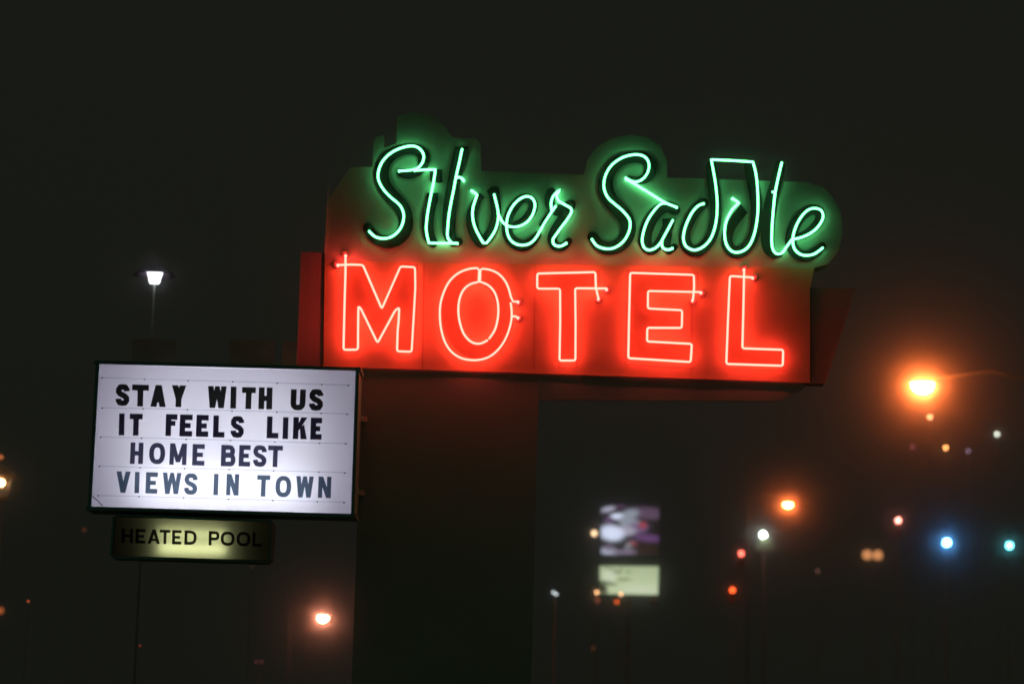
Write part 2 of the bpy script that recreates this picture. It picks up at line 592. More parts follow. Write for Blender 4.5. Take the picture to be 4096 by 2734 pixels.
def standoffs(pts, Yt, every=240.0):
    """small clear-glass tube supports between the tube and the face"""
    acc = every * 0.5
    for i in range(1, len(pts)):
        acc += math.dist(pts[i - 1], pts[i])
        if acc > every:
            acc = 0
            c = P(pts[i][0], pts[i][1], Yt)
            MB().tube([c + Vector((0, 0.012, 0)), (c.x, Y0 - 0.002, c.z)], 0.004, 6).build("tube_support", MT["trim"], sign)


YG = Y0 - 0.032
GR = 5.0
G = "green_tube"
green = [
    (Z1, [[(190, 1050), (245, 1102), (320, 1122), (390, 1112), (450, 1078), (498, 1022), (524, 960), (532, 900), (523, 850), (498, 800), (455, 757), (400, 712), (345, 655),
           (302, 590), (279, 530), (281, 460), (305, 390), (345, 330), (400, 280), (460, 245), (530, 220), (600, 207), (650, 213), (695, 240), (722, 280), (730, 320),
           (718, 368), (690, 408), (645, 436), (570, 450), (485, 453)]], -1),
    (Z1, [[(640, 449), (740, 443), (845, 440)], [(845, 440), (835, 510), (820, 600), (795, 720), (768, 870), (754, 1000), (760, 1080), (780, 1166)], [(780, 1166), (900, 1168), (1062, 1168)]], 1),
    (Z1, [[(1108, 240), (1083, 360), (1050, 505), (1025, 640), (997, 780), (977, 900), (966, 1020), (963, 1090), (975, 1130), (1003, 1160)]], 1),
    (Z1, [[(1058, 516), (1095, 520), (1125, 548)]], 1),
    (Z1, [[(1202, 648), (1258, 690)], [(1258, 690), (1238, 745), (1216, 820), (1212, 900), (1226, 980), (1258, 1060), (1318, 1166)], [(1318, 1166), (1352, 1166)],
          [(1352, 1166), (1402, 1098), (1440, 1030), (1460, 960), (1468, 890), (1456, 810), (1426, 688)]], 1),
    (Z1, [[(1464, 872), (1500, 945), (1550, 992), (1620, 1008), (1690, 995), (1760, 950), (1808, 880), (1830, 800), (1820, 750), (1790, 715), (1740, 706), (1690, 725),
           (1630, 775), (1582, 850), (1556, 920), (1548, 1000), (1560, 1080), (1590, 1138), (1640, 1175), (1700, 1187), (1770, 1175), (1830, 1125), (1880, 1045), (1935, 950), (2035, 800)]], 1),
    (Z1, [[(1995, 848), (1990, 760), (2020, 690), (2076, 640)], [(2076, 640), (2045, 700), (2065, 750), (2130, 790), (2182, 820)], [(2182, 820), (2192, 858), (2150, 930), (2090, 1010), (2040, 1080),
          (2008, 1130), (2012, 1172), (2045, 1196), (2095, 1194), (2140, 1166)]], 1),
    (Z2, [[(145, 890), (180, 940), (240, 967), (310, 970), (370, 945), (420, 900), (455, 840), (471, 780), (468, 730), (445, 690), (400, 640), (340, 590), (290, 545),
           (262, 500), (246, 440), (251, 380), (275, 312), (320, 250), (380, 206), (440, 180), (500, 168), (560, 171), (603, 192), (629, 235), (631, 285), (610, 340),
           (570, 382), (520, 400), (470, 388), (434, 366)]], 1),
    (Z2, [[(440, 378), (520, 425), (640, 498), (760, 572), (870, 617)]], 1),
    (Z2, [[(768, 580), (728, 592), (680, 640), (630, 712), (596, 790), (576, 870), (577, 930), (600, 970), (640, 982), (690, 962), (730, 920), (772, 845), (835, 728)]], -1),
    (Z2, [[(742, 905), (742, 945), (762, 972), (800, 980), (833, 966)]], 1),
    (Z2, [[(1100, 585), (1050, 606), (1000, 662), (960, 740), (933, 820), (926, 890), (945, 945), (990, 976), (1040, 980), (1100, 950), (1150, 898), (1186, 820), (1208, 720),
           (1215, 600), (1208, 480), (1190, 350), (1163, 210)], [(1163, 210), (1340, 218), (1520, 230)],
          [(1520, 230), (1545, 330), (1558, 450), (1563, 600), (1555, 725), (1530, 850), (1490, 940), (1440, 986), (1382, 1002), (1330, 985), (1292, 930), (1278, 850),
           (1285, 765), (1312, 690), (1352, 625), (1402, 580)], [(1402, 580), (1345, 541)]], 1),
    (Z2, [[(1766, 236), (1740, 345), (1712, 480), (1696, 620), (1685, 760), (1680, 890), (1686, 960), (1706, 1002), (1740, 1015), (1775, 1000), (1810, 950), (1852, 893)],
          [(1852, 893), (1930, 875), (2000, 845), (2060, 800), (2105, 740), (2120, 690), (2105, 646), (2060, 626), (2010, 631), (1960, 665), (1912, 730), (1880, 800), (1862, 870),
           (1862, 930), (1880, 980), (1920, 1015), (1970, 1028), (2030, 1020), (2072, 998), (2115, 963)]], 1),
]
for z, segs, lift in green:
    yt = YG + 0.002 * (1 if lift > 0 else -1)
    pts = neon(z, segs, GR, yt, MT[G], "neon_tube")
    if len(pts) > 30:
        standoffs(pts, yt)
kn = MB()
c = P(*Z2(1696, 482), YG)
kn.tube([c + Vector((-0.004, 0.01, 0)), (c.x - 0.004, Y0 - 0.003, c.z)], 0.011, 8)
kn.build("electrode", MT["green_glass"], sign)

YR = Y0 - 0.072
RR = 4.3
Mtube = [(545, 100), (545, 250), (537, 520), (530, 800), (526, 982), (662, 981), (663, 800), (666, 575), (690, 598), (846, 918), (1012, 612), (1050, 585), (1044, 720), (1035, 800),
         (1029, 996), (1166, 1001), (1181, 750), (1201, 400), (1198, 208), (1062, 200), (886, 598), (708, 186), (600, 183), (475, 187)]
Ttube = [(598, 335), (580, 262), (577, 153), (172, 163), (172, 268), (331, 268), (332, 500), (327, 768), (438, 767), (439, 500), (436, 265), (655, 267)]
Etube = [(1256, 345), (1264, 260), (1262, 172), (819, 158), (812, 450), (806, 751), (1240, 778), (1248, 652), (936, 635), (938, 540), (1178, 541), (1181, 418), (942, 406), (943, 284), (1310, 292)]
Ltube = [(1612, 138), (1607, 400), (1600, 683), (1884, 693), (1881, 804), (1488, 791), (1499, 500), (1513, 180), (1670, 190)]
O1 = [[(2162, 530), (2120, 530)], [(2120, 530), (2100, 490), (2085, 430), (2050, 345), (1990, 275), (1915, 236), (1835, 222), (1812, 232)], [(1812, 232), (1809, 344)],
      [(1809, 344), (1880, 372), (1938, 430), (1970, 510), (1981, 600), (1974, 700), (1946, 800), (1897, 873)]]
O2 = [[(1875, 893), (1832, 918), (1780, 926), (1722, 905), (1662, 842), (1625, 750), (1606, 640), (1613, 520), (1650, 425), (1715, 368), (1796, 345)], [(1796, 345), (1801, 236)],
      [(1801, 236), (1783, 217), (1700, 225), (1602, 265), (1520, 342), (1465, 450), (1436, 560), (1432, 680), (1446, 800), (1482, 915), (1540, 1000), (1620, 1055),
       (1700, 1076), (1790, 1078), (1880, 1055), (1960, 1000), (2030, 912), (2080, 800), (2105, 690), (2105, 600), (2097, 545)]]
for z, segs, rr in ((Z3, Mtube, 9.5), (Z4, Ttube, 9), (Z4, Etube, 9), (Z4, Ltube, 9)):
    pts = neon(z, segs, RR, YR, MT["red_tube"], "neon_tube", rounded=rr)
    standoffs(pts, YR, 330)
for segs in (O1, O2):
    pts = neon(Z3, segs, RR, YR, MT["red_tube"], "neon_tube", step=14)
    standoffs(pts, YR, 330)
neon(Z3, [[(2105, 668), (2140, 669), (2162, 678)]], RR, YR, MT["red_tube"], "neon_tube")
# electrode glass and its porcelain housing at each tube end
for z, x, y, dx, dy in ((Z3, 545, 98, 0, -1), (Z3, 472, 187, -1, 0), (Z3, 2166, 532, 0, 1), (Z3, 2166, 680, 0, 1), (Z4, 655, 272, 0, 1), (Z4, 598, 338, 0, 1), (Z4, 1254, 348, 0, 1),
                        (Z4, 1313, 295, 0, 1), (Z4, 1612, 134, 0, -1), (Z4, 1673, 192, 1, 0)):
    c = P(*z(x, y), YR)
    e = MB()
    e.tube([c + Vector((0, 0.0, 0)), c + Vector((0, 0.030, 0))], 0.0105, 10)
    e.build("electrode", MT["red_tube"], sign)
    d = P(*z(x + dx * 7, y + dy * 7), Y0 - 0.001)
    h = MB()
    h.lathe(d, [(0.030, 0.0), (0.030, 0.022), (0.022, 0.030), (0.020, 0.030), (0.020, 0.006)], 16, (0, -1, 0))
    h.build("electrode_housing", MT["wing"], sign)


def letter_fill(z, pts, hole=None):
    q = mp(z, pts)
    if hole is None:
        MB().sheet([q], Y0 - 0.0035, 0.0018).build("painted_letter", MT["letter_fill"], sign)
    else:
        MB().sheet(stroke_polys([(x, y, hole) for x, y in q]), Y0 - 0.0035, 0.0018).build("painted_letter", MT["letter_fill"], sign)


letter_fill(Z3, [(534, 186), (708, 186), (886, 596), (1062, 200), (1198, 208), (1201, 400), (1181, 750), (1166, 1001), (1029, 996), (1035, 800), (1044, 720), (1040, 600),
                 (846, 918), (665, 590), (663, 800), (662, 981), (526, 982), (530, 800), (537, 520)])
oc = []
for k in range(49):
    a = 2 * math.pi * k / 48
    oc.append((1786 + 262 * math.cos(a) - 12 * math.sin(a), 640 - 355 * math.sin(a)))
letter_fill(Z3, oc, hole=64)
letter_fill(Z4, [(577, 153), (172, 163), (172, 268), (331, 268), (332, 500), (327, 768), (438, 767), (439, 500), (436, 265), (578, 264)])
letter_fill(Z4, [(1262, 172), (819, 158), (812, 450), (806, 751), (1240, 778), (1248, 652), (936, 635), (938, 540), (1178, 541), (1181, 418), (942, 406), (943, 284), (1264, 290)])
letter_fill(Z4, [(1610, 183), (1607, 400), (1600, 683), (1884, 693), (1881, 804), (1488, 791), (1499, 500), (1513, 180)])


def faded_outline(z, pts, sx_, sy_, ox, oy, closed=True):
    q = mp(z, pts)
    cx_ = sum(p[0] for p in q) / len(q)
    cy_ = sum(p[1] for p in q) / len(q)
    q = [((x - cx_) * sx_ + cx_ + ox, (y - cy_) * sy_ + cy_ + oy, 2.6) for x, y in q]
    if closed:
        q.append(q[0])
    MB().sheet(stroke_polys(q), Y0 - 0.003, 0.002).build("painted_outline", MT["outline"], sign)


faded_outline(Z3, Mtube[3:6] + [(664, 590), (846, 900), (1046, 600)] + Mtube[14:21] + [(700, 188), (535, 184)], 1.06, 1.10, 2, 8)
faded_outline(Z4, [(577, 153), (172, 163), (172, 268), (331, 268), (327, 768), (438, 767), (436, 265), (577, 267)], 1.12, 1.09, 2, 8)
faded_outline(Z4, [(1262, 172), (819, 158), (806, 751), (1240, 778), (1248, 652), (936, 635), (938, 540), (1178, 541), (1181, 418), (942, 406), (943, 284), (1262, 290)], 1.10, 1.10, 3, 9)
faded_outline(Z4, [(1610, 183), (1600, 683), (1884, 693), (1881, 804), (1488, 791), (1513, 180)], 1.10, 1.08, 2, 8)


# ------------------------------------------------------------------ block lettering
def glyph(ch, W, H, s):
    def R(x0, y0, x1, y1):
        return [(x0, y0), (x1, y0), (x1, y1), (x0, y1)]

    def D(xb, xt, w=None, y0=0, y1=H):
        w = s * 1.06 if w is None else w
        return [(xb, y0), (xb + w, y0), (xt + w, y1), (xt, y1)]

    def C(pts, step=None):
        # centre line in the unit box, kept half a stroke inside the letter
        q = [(s / 2 + x * (W - s), s / 2 + y * (H - s), s) for x, y in pts]
        return stroke_polys(catmull(q, step or s * 0.35), True, True)
    m = s * 0.5
    if ch == 'I':
        return [R(W / 2 - m, 0, W / 2 + m, H)]
    if ch == 'T':
        return [R(0, H - s, W, H), R(W / 2 - m, 0, W / 2 + m, H - s * .5)]
    if ch == 'L':
        return [R(0, 0, s, H), R(0, 0, W, s)]
    if ch == 'F':
        return [R(0, 0, s, H), R(0, H - s, W, H), R(0, H * .47, W * .84, H * .47 + s * .9)]
    if ch == 'E':
        return [R(0, 0, s, H), R(0, H - s, W, H), R(0, 0, W, s), R(0, H / 2 - s * .45, W * .86, H / 2 + s * .45)]
    if ch == 'H':
        return [R(0, 0, s, H), R(W - s, 0, W, H), R(0, H / 2 - s * .45, W, H / 2 + s * .45)]
    if ch == 'A':
        return [D(0, W / 2 - s * .53), [(W - s * 1.06, 0), (W, 0), (W / 2 + s * .53, H), (W / 2 - s * .53, H)], R(W * .24, H * .2, W * .76, H * .2 + s * .8)]
    if ch == 'V':
        return [[(W / 2 - s * .53, 0), (W / 2 + s * .53, 0), (s * 1.06, H), (0, H)], [(W / 2 - s * .53, 0), (W / 2 + s * .53, 0), (W, H), (W - s * 1.06, H)]]
    if ch == 'Y':
        return [R(W / 2 - m, 0, W / 2 + m, H * .5), [(W / 2 - m, H * .36), (W / 2 + m, H * .46), (s * 1.1, H), (0, H)], [(W / 2 - m, H * .46), (W / 2 + m, H * .36), (W, H), (W - s * 1.1, H)]]
    if ch == 'W':
        a = W * .27
        w = s * .95
        return [[(a - w / 2, 0), (a + w / 2, 0), (w, H), (0, H)], [(a - w / 2, 0), (a + w / 2, 0), (W / 2 + w * .4, H), (W / 2 - w * .4, H)],
                [(W - a - w / 2, 0), (W - a + w / 2, 0), (W / 2 + w * .4, H), (W / 2 - w * .4, H)], [(W - a - w / 2, 0), (W - a + w / 2, 0), (W, H), (W - w, H)]]
    if ch == 'M':
        w = s * .92
        return [R(0, 0, w, H), R(W - w, 0, W, H), [(W / 2 - w * .45, H * .12), (W / 2 + w * .45, H * .12), (w * 1.15, H), (0, H)],
                [(W / 2 - w * .45, H * .12), (W / 2 + w * .45, H * .12), (W, H), (W - w * 1.15, H)]]
    if ch == 'N':
        w = s * .92
        return [R(0, 0, w, H), R(W - w, 0, W, H), [(W - w * 1.1, 0), (W, 0), (w * 1.1, H), (0, H)]]
    if ch == 'K':
        return [R(0, 0, s, H), [(s * .8, H * .28), (s * .8, H * .62), (W - s * 1.1, H), (W - s * .02, H)], [(s * 1.25, H * .52), (s * 2.0, H * .68), (W, 0), (W - s * 1.15, 0)]]
    if ch == 'U':
        return C([(0, 1.13), (0, .6), (0, .3), (.06, .11), (.25, .01), (.5, 0), (.75, .01), (.94, .11), (1, .3), (1, .6), (1, 1.13)])
    if ch == 'O':
        q = []
        for k in range(33):
            a = 2 * math.pi * k / 32
            ca, sa = math.cos(a), math.sin(a)
            q.append((.5 + .5 * math.copysign(abs(ca) ** .82, ca), .5 + .5 * math.copysign(abs(sa) ** .82, sa)))
        q = [(s / 2 + x * (W - s), s / 2 + y * (H - s), s) for x, y in q]
        return stroke_polys(q)
    if ch == 'S':
        return C([(1, .74), (.98, .86), (.82, .98), (.5, 1), (.18, .98), (.01, .84), (.02, .68), (.2, .57), (.5, .5), (.8, .42), (.98, .31), (.99, .15), (.82, .02), (.5, 0), (.18, .02), (.02, .14), (0, .27)])
    if ch == 'B':
        return [R(0, 0, s, H)] + C([(.1, 1), (.5, 1), (.8, .98), (.93, .86), (.93, .68), (.8, .56), (.5, .54), (.1, .54)]) + \
            C([(.1, .52), (.5, .52), (.86, .49), (1, .36), (1, .16), (.86, .02), (.5, 0), (.1, 0)])
    if ch == 'P':
        return [R(0, 0, s, H)] + C([(.1, 1), (.5, 1), (.85, .97), (1, .84), (1, .62), (.85, .48), (.5, .45), (.1, .45)])
    if ch == 'D':
        return [R(0, 0, s, H)] + C([(.05, 1), (.45, 1), (.78, .93), (.98, .72), (1, .5), (.98, .28), (.78, .07), (.45, 0), (.05, 0)])
    raise ValueError(ch)


def put_letter(z, ch, x0, x1, base, H, s, Yf, thick, mat, parent, lean=0.035):
    sc = 1.7425
    W = x1 - x0
    pl = []
    for poly in glyph(ch, W, H, s):
        q = []
        for (a, b) in poly:
            X = x0 + a + (b - H / 2) * lean
            q.append(z(X, base(X) - b))
        pl.append(q)
    MB().sheet(pl, Yf, thick).build("letter", mat, parent)


# ------------------------------------------------------------------ changeable letter board (light box)
BY = 17.45
bl = P(*Z5(116, 1087), BY)
board = thing("letter_board", "white backlit letter board with four rows of dark capitals", "letter board", (P(1000, 1900, BY).x, BY + 0.2, 0))
fc = [Z5(172, 98), Z5(1000, 126), Z5(1955, 145), Z5(1922, 1138), Z5(116, 1087)]
MB().sheet([fc], BY, 0).build("lit_face", MT["board_face"], board)
c4 = [P(*fc[0], BY), P(*fc[2], BY), P(*fc[3], BY), P(*fc[4], BY)]
dep = 0.34
bx = MB()
c4b = [Vector((q.x, BY + dep, q.z)) for q in c4]
for i in range(4):
    j = (i + 1) % 4
    a, b = c4[i] + Vector((0, -0.002, 0)), c4[j] + Vector((0, -0.002, 0))
    cen = sum(c4, Vector()) / 4
    out = ((a + b) / 2 - cen).normalized() * 0.0008
    bx.add([a + out, b + out, c4b[j] + out, c4b[i] + out], [(0, 1, 2, 3)])
bx.add(c4b, [(0, 1, 2, 3)])
bx.build("light_box_lining", MT["inner"], board)
fr = MB()
ctr = sum(c4, Vector()) / 4
for i in range(4):
    j = (i + 1) % 4
    e = (c4[j] - c4[i]).normalized()
    out = Vector((e.z, 0, -e.x))
    if out.dot(ctr - c4[i]) > 0:
        out = -out
    w = 0.026
    a = c4[i] + out * (w / 2 + 0.0015) - e * (0.04 if i % 2 == 0 else -0.0)
    b = c4[j] + out * (w / 2 + 0.0015) + e * (0.04 if i % 2 == 0 else -0.0)
    mid = Vector((0, dep / 2 - 0.004, 0))
    fr.bar(a + mid, b + mid, w / 2, (0, 1, 0), dep / 2 + 0.008)
fr.build("cabinet_frame", MT["frame"], board)
bk = MB()
bk.add([q + Vector((0, 0.02, 0)) for q in c4b] + [q + Vector((0, 0.03, 0)) for q in c4b],
       [(0, 1, 2, 3), (7, 6, 5, 4), (0, 1, 5, 4), (1, 2, 6, 5), (2, 3, 7, 6), (3, 0, 4, 7)])
bk.build("back_panel", MT["frame"], board)
# fluorescent tubes inside
for (xa, xb, yy, L, dy) in ((430, 1640, 945, 1.22, 0.19), (330, 1700, 560, 0.42, 0.26), (400, 1600, 300, 0.20, 0.26)):
    a = P(*Z5(xa, yy - (1000 - xa) * 0.026), BY)
    b = P(*Z5(xb, yy + (xb - 1000) * 0.026), BY)
    a.y = b.y = BY + dy
    MB().tube([a, b], 0.019, 8).build("fluorescent_tube", mat_emit("fluorescent_tube_%d" % yy, (19.0 * L, 19.5 * L, 21.0 * L)), board)
rows = [
    (lambda x: 387 + .0244 * (x - 290), 152, 40, "letter_1", [("S", 283, 380), ("T", 397, 513), ("A", 527, 634), ("Y", 672, 773), ("W", 925, 1055), ("I", 1083, 1125), ("T", 1162, 1258), ("H", 1280, 1375), ("U", 1503, 1607), ("S", 1632, 1730)]),
    (lambda x: 590 + .0234 * (x - 320), 152, 38, "letter_2", [("I", 303, 347), ("T", 380, 470), ("F", 632, 712), ("E", 730, 818), ("E", 845, 930), ("L", 963, 1043), ("S", 1085, 1178), ("L", 1337, 1418), ("I", 1447, 1487), ("K", 1520, 1618), ("E", 1642, 1720)]),
    (lambda x: 790 + .0250 * (x - 410), 149, 33, "letter_3", [("H", 385, 475), ("O", 517, 628), ("M", 660, 778), ("E", 818, 903), ("B", 1018, 1118), ("E", 1143, 1222), ("S", 1242, 1335), ("T", 1345, 1447)]),
    (lambda x: 990 + .0276 * (x - 310), 148, 32, "letter_4", [("V", 287, 385), ("I", 417, 447), ("E", 493, 575), ("W", 610, 740), ("S", 762, 853), ("I", 962, 1003), ("N", 1055, 1142), ("T", 1268, 1358), ("O", 1397, 1507), ("W", 1540, 1662), ("N", 1695, 1785)]),
]
for base, H, s, mt, row in rows:
    for ch, x0, x1 in row:
        jit = random.uniform(-2, 2)
        put_letter(Z5, ch, x0, x1, (lambda x, b=base, j=jit: b(x) + j), H, s, BY - 0.011, 0.003, MT[mt], board, lean=0.035 + random.uniform(-.008, .008))
rail_dots = [
    [(190, 190), (485, 200), (790, 210), (1100, 217), (1410, 227), (1720, 237), (1905, 243)],
    [(190, 400), (475, 405), (785, 412), (1095, 420), (1408, 428), (1715, 437), (1895, 443)],
    [(180, 603), (465, 610), (775, 618), (1085, 625), (1393, 636), (1705, 645), (1887, 648)],
    [(172, 805), (455, 815), (765, 822), (1075, 828), (1385, 838), (1700, 846), (1880, 852)],
    [(163, 1010), (447, 1017), (757, 1025), (1070, 1035), (1380, 1043), (1690, 1052), (1875, 1058)]]
for dots in rail_dots:
    q = [(x, y, 3.0) for x, y in mp(Z5, [(dots[0][0] - 10, dots[0][1])] + dots + [(dots[-1][0] + 14, dots[-1][1] + 1)])]
    o = MB().sheet(stroke_polys(q, True, True), BY - 0.0055, 0.004).build("letter_track", MT["tracks"], board)
    for x, y in dots:
        MB().lathe(P(*Z5(x, y + 3), BY - 0.007), [(0.0055, 0.0), (0.0055, 0.008), (0.003, 0.010)], 10, (0, -1, 0)).build("rivet", MT["black"], o)
MB().sheet(stroke_polys([(*Z5(120, 1014), 4.5), (*Z5(160, 1050), 4.5), (*Z5(192, 1084), 4.5)], True, True), BY - 0.006, 0.004).build("crack", MT["crack"], board)
# blank panels standing on the cabinet
for (x0, x1, y0, y1) in ((530, 705, 1356, 1449), (920, 1098, 1358, 1458), (1128, 1188, 1362, 1462)):
    MB().sheet([[(x0, y0), (x1, y0 + 3), (x1 - 2, y1 + 2), (x0 - 3, y1)]], BY + 0.16, 0.004).build("blank_panel", MT["blank"], board)
# bracket to the pylon, post to the ground
for yy in (1650, 1950):
    a = P(1380, yy, BY + 0.2)
    MB().bar((tl.x - 0.12, BY + 0.33, a.z), (tl.x + 0.05, Y0 + 0.05, a.z), 0.02, (0, 0, 1)).build("bracket", MT["pylon"], board)

# ------------------------------------------------------------------ small pool sign under the board
pool = thing("pool_sign", "small yellow green backlit sign under the letter board, dark at both ends", "sign", (P(760, 2150, BY).x, BY + 0.1, P(760, 2230, BY).z))
pf = [Z5(285, 1160), Z5(1360, 1198), Z5(1345, 1462), Z5(262, 1430)]
MB().sheet([pf], BY + 0.02, 0).build("lit_face", MT["pool_face"], pool)
q4 = [P(*p, BY + 0.020) for p in pf]
q4b = [Vector((q.x, BY + 0.24, q.z)) for q in q4]
bx = MB()
for i in range(4):
    j = (i + 1) % 4
    bx.add([q4[i], q4[j], q4b[j], q4b[i]], [(0, 1, 2, 3)])
bx.add(q4b, [(0, 1, 2, 3)])
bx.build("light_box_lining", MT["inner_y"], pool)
fr = MB()
ctr = sum(q4, Vector()) / 4
for i in range(4):
    j = (i + 1) % 4
    e = (q4[j] - q4[i]).normalized()
    out = Vector((e.z, 0, -e.x))
    if out.dot(ctr - q4[i]) > 0:
        out = -out
    fr.bar(q4[i] + out * 0.012 + Vector((0, .105, 0)), q4[j] + out * 0.012 + Vector((0, .105, 0)), 0.008, (0, 1, 0), 0.125)
fr.build("cabinet_frame", MT["frame"], pool)
for yy in (1270, 1375):
    a = P(*Z5(590, yy), BY)
    b = P(*Z5(1040, yy + 13), BY)
    a.y = b.y = BY + 0.068
    MB().tube([a, b], 0.013, 8).build("fluorescent_tube", mat_emit("pool_sign_lamp_%d" % yy, (7.0, 7.0, 5.2) if yy > 1300 else (4.4, 4.4, 3.2)), pool)
for px in (560, 920):
    a = P(px, 2000, BY + 0.17)
    b = P(px, 2085, BY + 0.17)
    MB().bar(a, b, 0.02).build("hanger", MT["frame"], pool)
for ch, x0, x1 in (("H", 325, 403), ("E", 422, 490), ("A", 507, 592), ("T", 590, 664), ("E", 677, 741), ("D", 763, 847), ("P", 932, 1005), ("O", 1016, 1112), ("O", 1126, 1222), ("L", 1237, 1302)):
    put_letter(Z5, ch, x0, x1, lambda x: 1343 + .028 * (x - 420), 99, 20, BY + 0.012, 0.004, MT["letter_1"], pool, lean=0.02)


# ------------------------------------------------------------------ lamps and lights of the town
def pxm(s, Y):
    return s * m_per_px(Y)


def street_lamp(px, py, Y, rgb, label, w=72, h=26, arm=-1, group="street lamps", name="street_lamp", arm_len=1.6):
    c = P(px, py, Y)
    base = Vector((c.x + arm * arm_len, c.y, 0))
    t = thing(name, label, "street lamp", base, group)
    top = c.z + 0.35
    MB().tube([(base.x, base.y, 0), (base.x, base.y, top * .5), (base.x, base.y, top)], [0.045, 0.038, 0.032], 10).build("pole", MT["post_dim"], t)
    MB().tube([(base.x, base.y, top - 0.3), (base.x - arm * arm_len * .5, base.y, top + 0.02), (c.x + arm * pxm(w, Y) * .4, c.y, c.z + pxm(h, Y) * .5)], 0.03, 8).build("arm", MT["post_dim"], t)
    a, bq = pxm(w, Y) / 2, pxm(h, Y)
    m = MB()
    n, k = 18, 6
    vs_, fs = [], []
    for i in range(k + 1):
        ph = (math.pi / 2) * i / k
        for j in range(n):
            th = 2 * math.pi * j / n
            vs_.append(c + Vector((a * math.cos(ph) * math.cos(th), a * .6 * math.cos(ph) * math.sin(th), -bq * math.sin(ph))))
    for i in range(k):
        for j in range(n):
            j2 = (j + 1) % n
            fs.append((i * n + j, i * n + j2, (i + 1) * n + j2, (i + 1) * n + j))
    m.add(vs_, fs, True)
    m.build("lens", mat_emit("street_lamp_glow", rgb), t)
    m = MB()
    vs_ = []
    for i in range(k + 1):
        ph = (math.pi / 2) * i / k
        for j in range(n):
            th = 2 * math.pi * j / n
            vs_.append(c + Vector((a * 1.08 * math.cos(ph) * math.cos(th), a * .66 * math.cos(ph) * math.sin(th), 0.004 + bq * .55 * math.sin(ph))))
    m.add(vs_, fs, True)
    m.build("housing", MT["housing"], t)
    return t


def pole_light(px, py, Y, rgb, label, d=14, cat="lamp", name="lamp_post", group="far lamp posts", dy=1.0):
    """small round lamp on a post"""
    c = P(px, py, Y)
    t = thing(name, label, cat, (c.x, c.y, 0), group)
    r = pxm(d, Y) / 2
    MB().tube([(c.x, c.y, 0), (c.x, c.y, max(0.2, c.z - r * dy * 1.1))], [pxm(1.8, Y), pxm(1.4, Y)], 6).build("pole", MT["post"], t)
    prof = [(r * math.sin(math.pi * i / 8) + 1e-4, -r * dy * math.cos(math.pi * i / 8)) for i in range(9)]
    MB().lathe(c, prof, 14).build("globe", mat_emit("lamp_globe_glow", rgb), t)
    MB().lathe(c + Vector((0, 0, r * dy)), [(r * .5, 0.0), (r * .45, r * .3), (0.01, r * .45)], 12).build("cap", MT["housing"], t)
    return t


def traffic_light(px, py, Y, rgb, lit, label, d=19):
    """three-lens head on a post; lit = 0 top, 1 middle, 2 bottom"""
    c = P(px, py, Y)
    r = pxm(d, Y) / 2
    step = r * 2.35
    zs = [c.z + (lit - k) * step for k in range(3)]
    t = thing("traffic_light", label, "traffic light", (c.x, c.y + 0.2, 0), "traffic lights across the road")
    yb = c.y + 0.02
    m = MB()
    m.box((c.x - r * 1.25, yb, zs[2] - r * 1.35), (c.x + r * 1.25, yb + 0.22, zs[0] + r * 1.35))
    hs = m.build("housing", MT["housing"], t)
    for k in range(3):
        lm = MB()
        lm.lathe((c.x, yb - 0.001, zs[k]), [(r, 0.0), (r * .97, r * .12), (r * .6, r * .26), (0.005, r * .32)], 18, (0, -1, 0))
        lm.build("lens", mat_emit("signal_glow", rgb) if k == lit else MT["lens_off"], t)
        vz = MB()
        n = 12
        vs_, fs = [], []
        for i in range(n + 1):
            a = math.pi * (-.05 + 1.1 * i / n)
            for rr, yy in ((r * 1.12, 0), (r * 1.12, -r * .8), (r * 1.06, -r * .8), (r * 1.06, 0)):
                vs_.append((c.x + rr * math.cos(a), yb + yy, zs[k] + rr * math.sin(a)))
        for i in range(n):
            for j in range(4):
                fs.append((i * 4 + j, i * 4 + (j + 1) % 4, (i + 1) * 4 + (j + 1) % 4, (i + 1) * 4 + j))
        vz.add(vs_, fs, True)
        vz.build("visor", MT["housing"], hs)
    MB().tube([(c.x, yb + .3, 0), (c.x, yb + .3, zs[0])], 0.032, 6).build("pole", MT["post"], t)
    return t


# big sodium lamp and its fellows
street_lamp(3690, 1534, 60, (620, 108, 22), "brightest orange street lamp with a wide glow, right of the neon sign", w=88, h=38, arm=1, arm_len=3.4)
street_lamp(3152, 2013, 100, (230, 42, 9), "smaller orange street lamp high above the red traffic lights", w=34, h=15, arm=-1)
street_lamp(1292, 2466, 120, (150, 46, 26), "white street lamp with reddish glow low in the dark below the letter board", w=36, h=17, arm=-1)

# shaded lamp on a tall post, left of the sign
def shade_lamp():
    Y = 25
    c = P(619, 1107, Y)
    t = thing("shaded_lamp", "white tapered lamp glowing alone on a post above the letter board", "street lamp", (c.x, c.y, 0), "street lamps")
    s = m_per_px(Y)
    hgt = 52 * s
    MB().tube([(c.x, c.y, 0), (c.x, c.y, c.z - hgt / 2 - .02)], [0.014, 0.010], 8).build("pole", MT["post"], t)
    MB().lathe(c, [(20 * s, -hgt / 2), (25 * s, -hgt * .1), (34 * s, hgt / 2)], 20).build("lens", mat_emit("shade_lamp_glow", (3.4, 3.5, 3.7)), t)
    MB().lathe(c + Vector((0, 0, hgt / 2)), [(34 * s, 0.002), (84 * s, -0.055), (84 * s, -0.045), (40 * s, 0.03), (10 * s, 0.07)], 24).build(
        "brim", mat_paint("violet_lamp_brim", (0.30, 0.16, 0.30), 0.6), t)


shade_lamp()


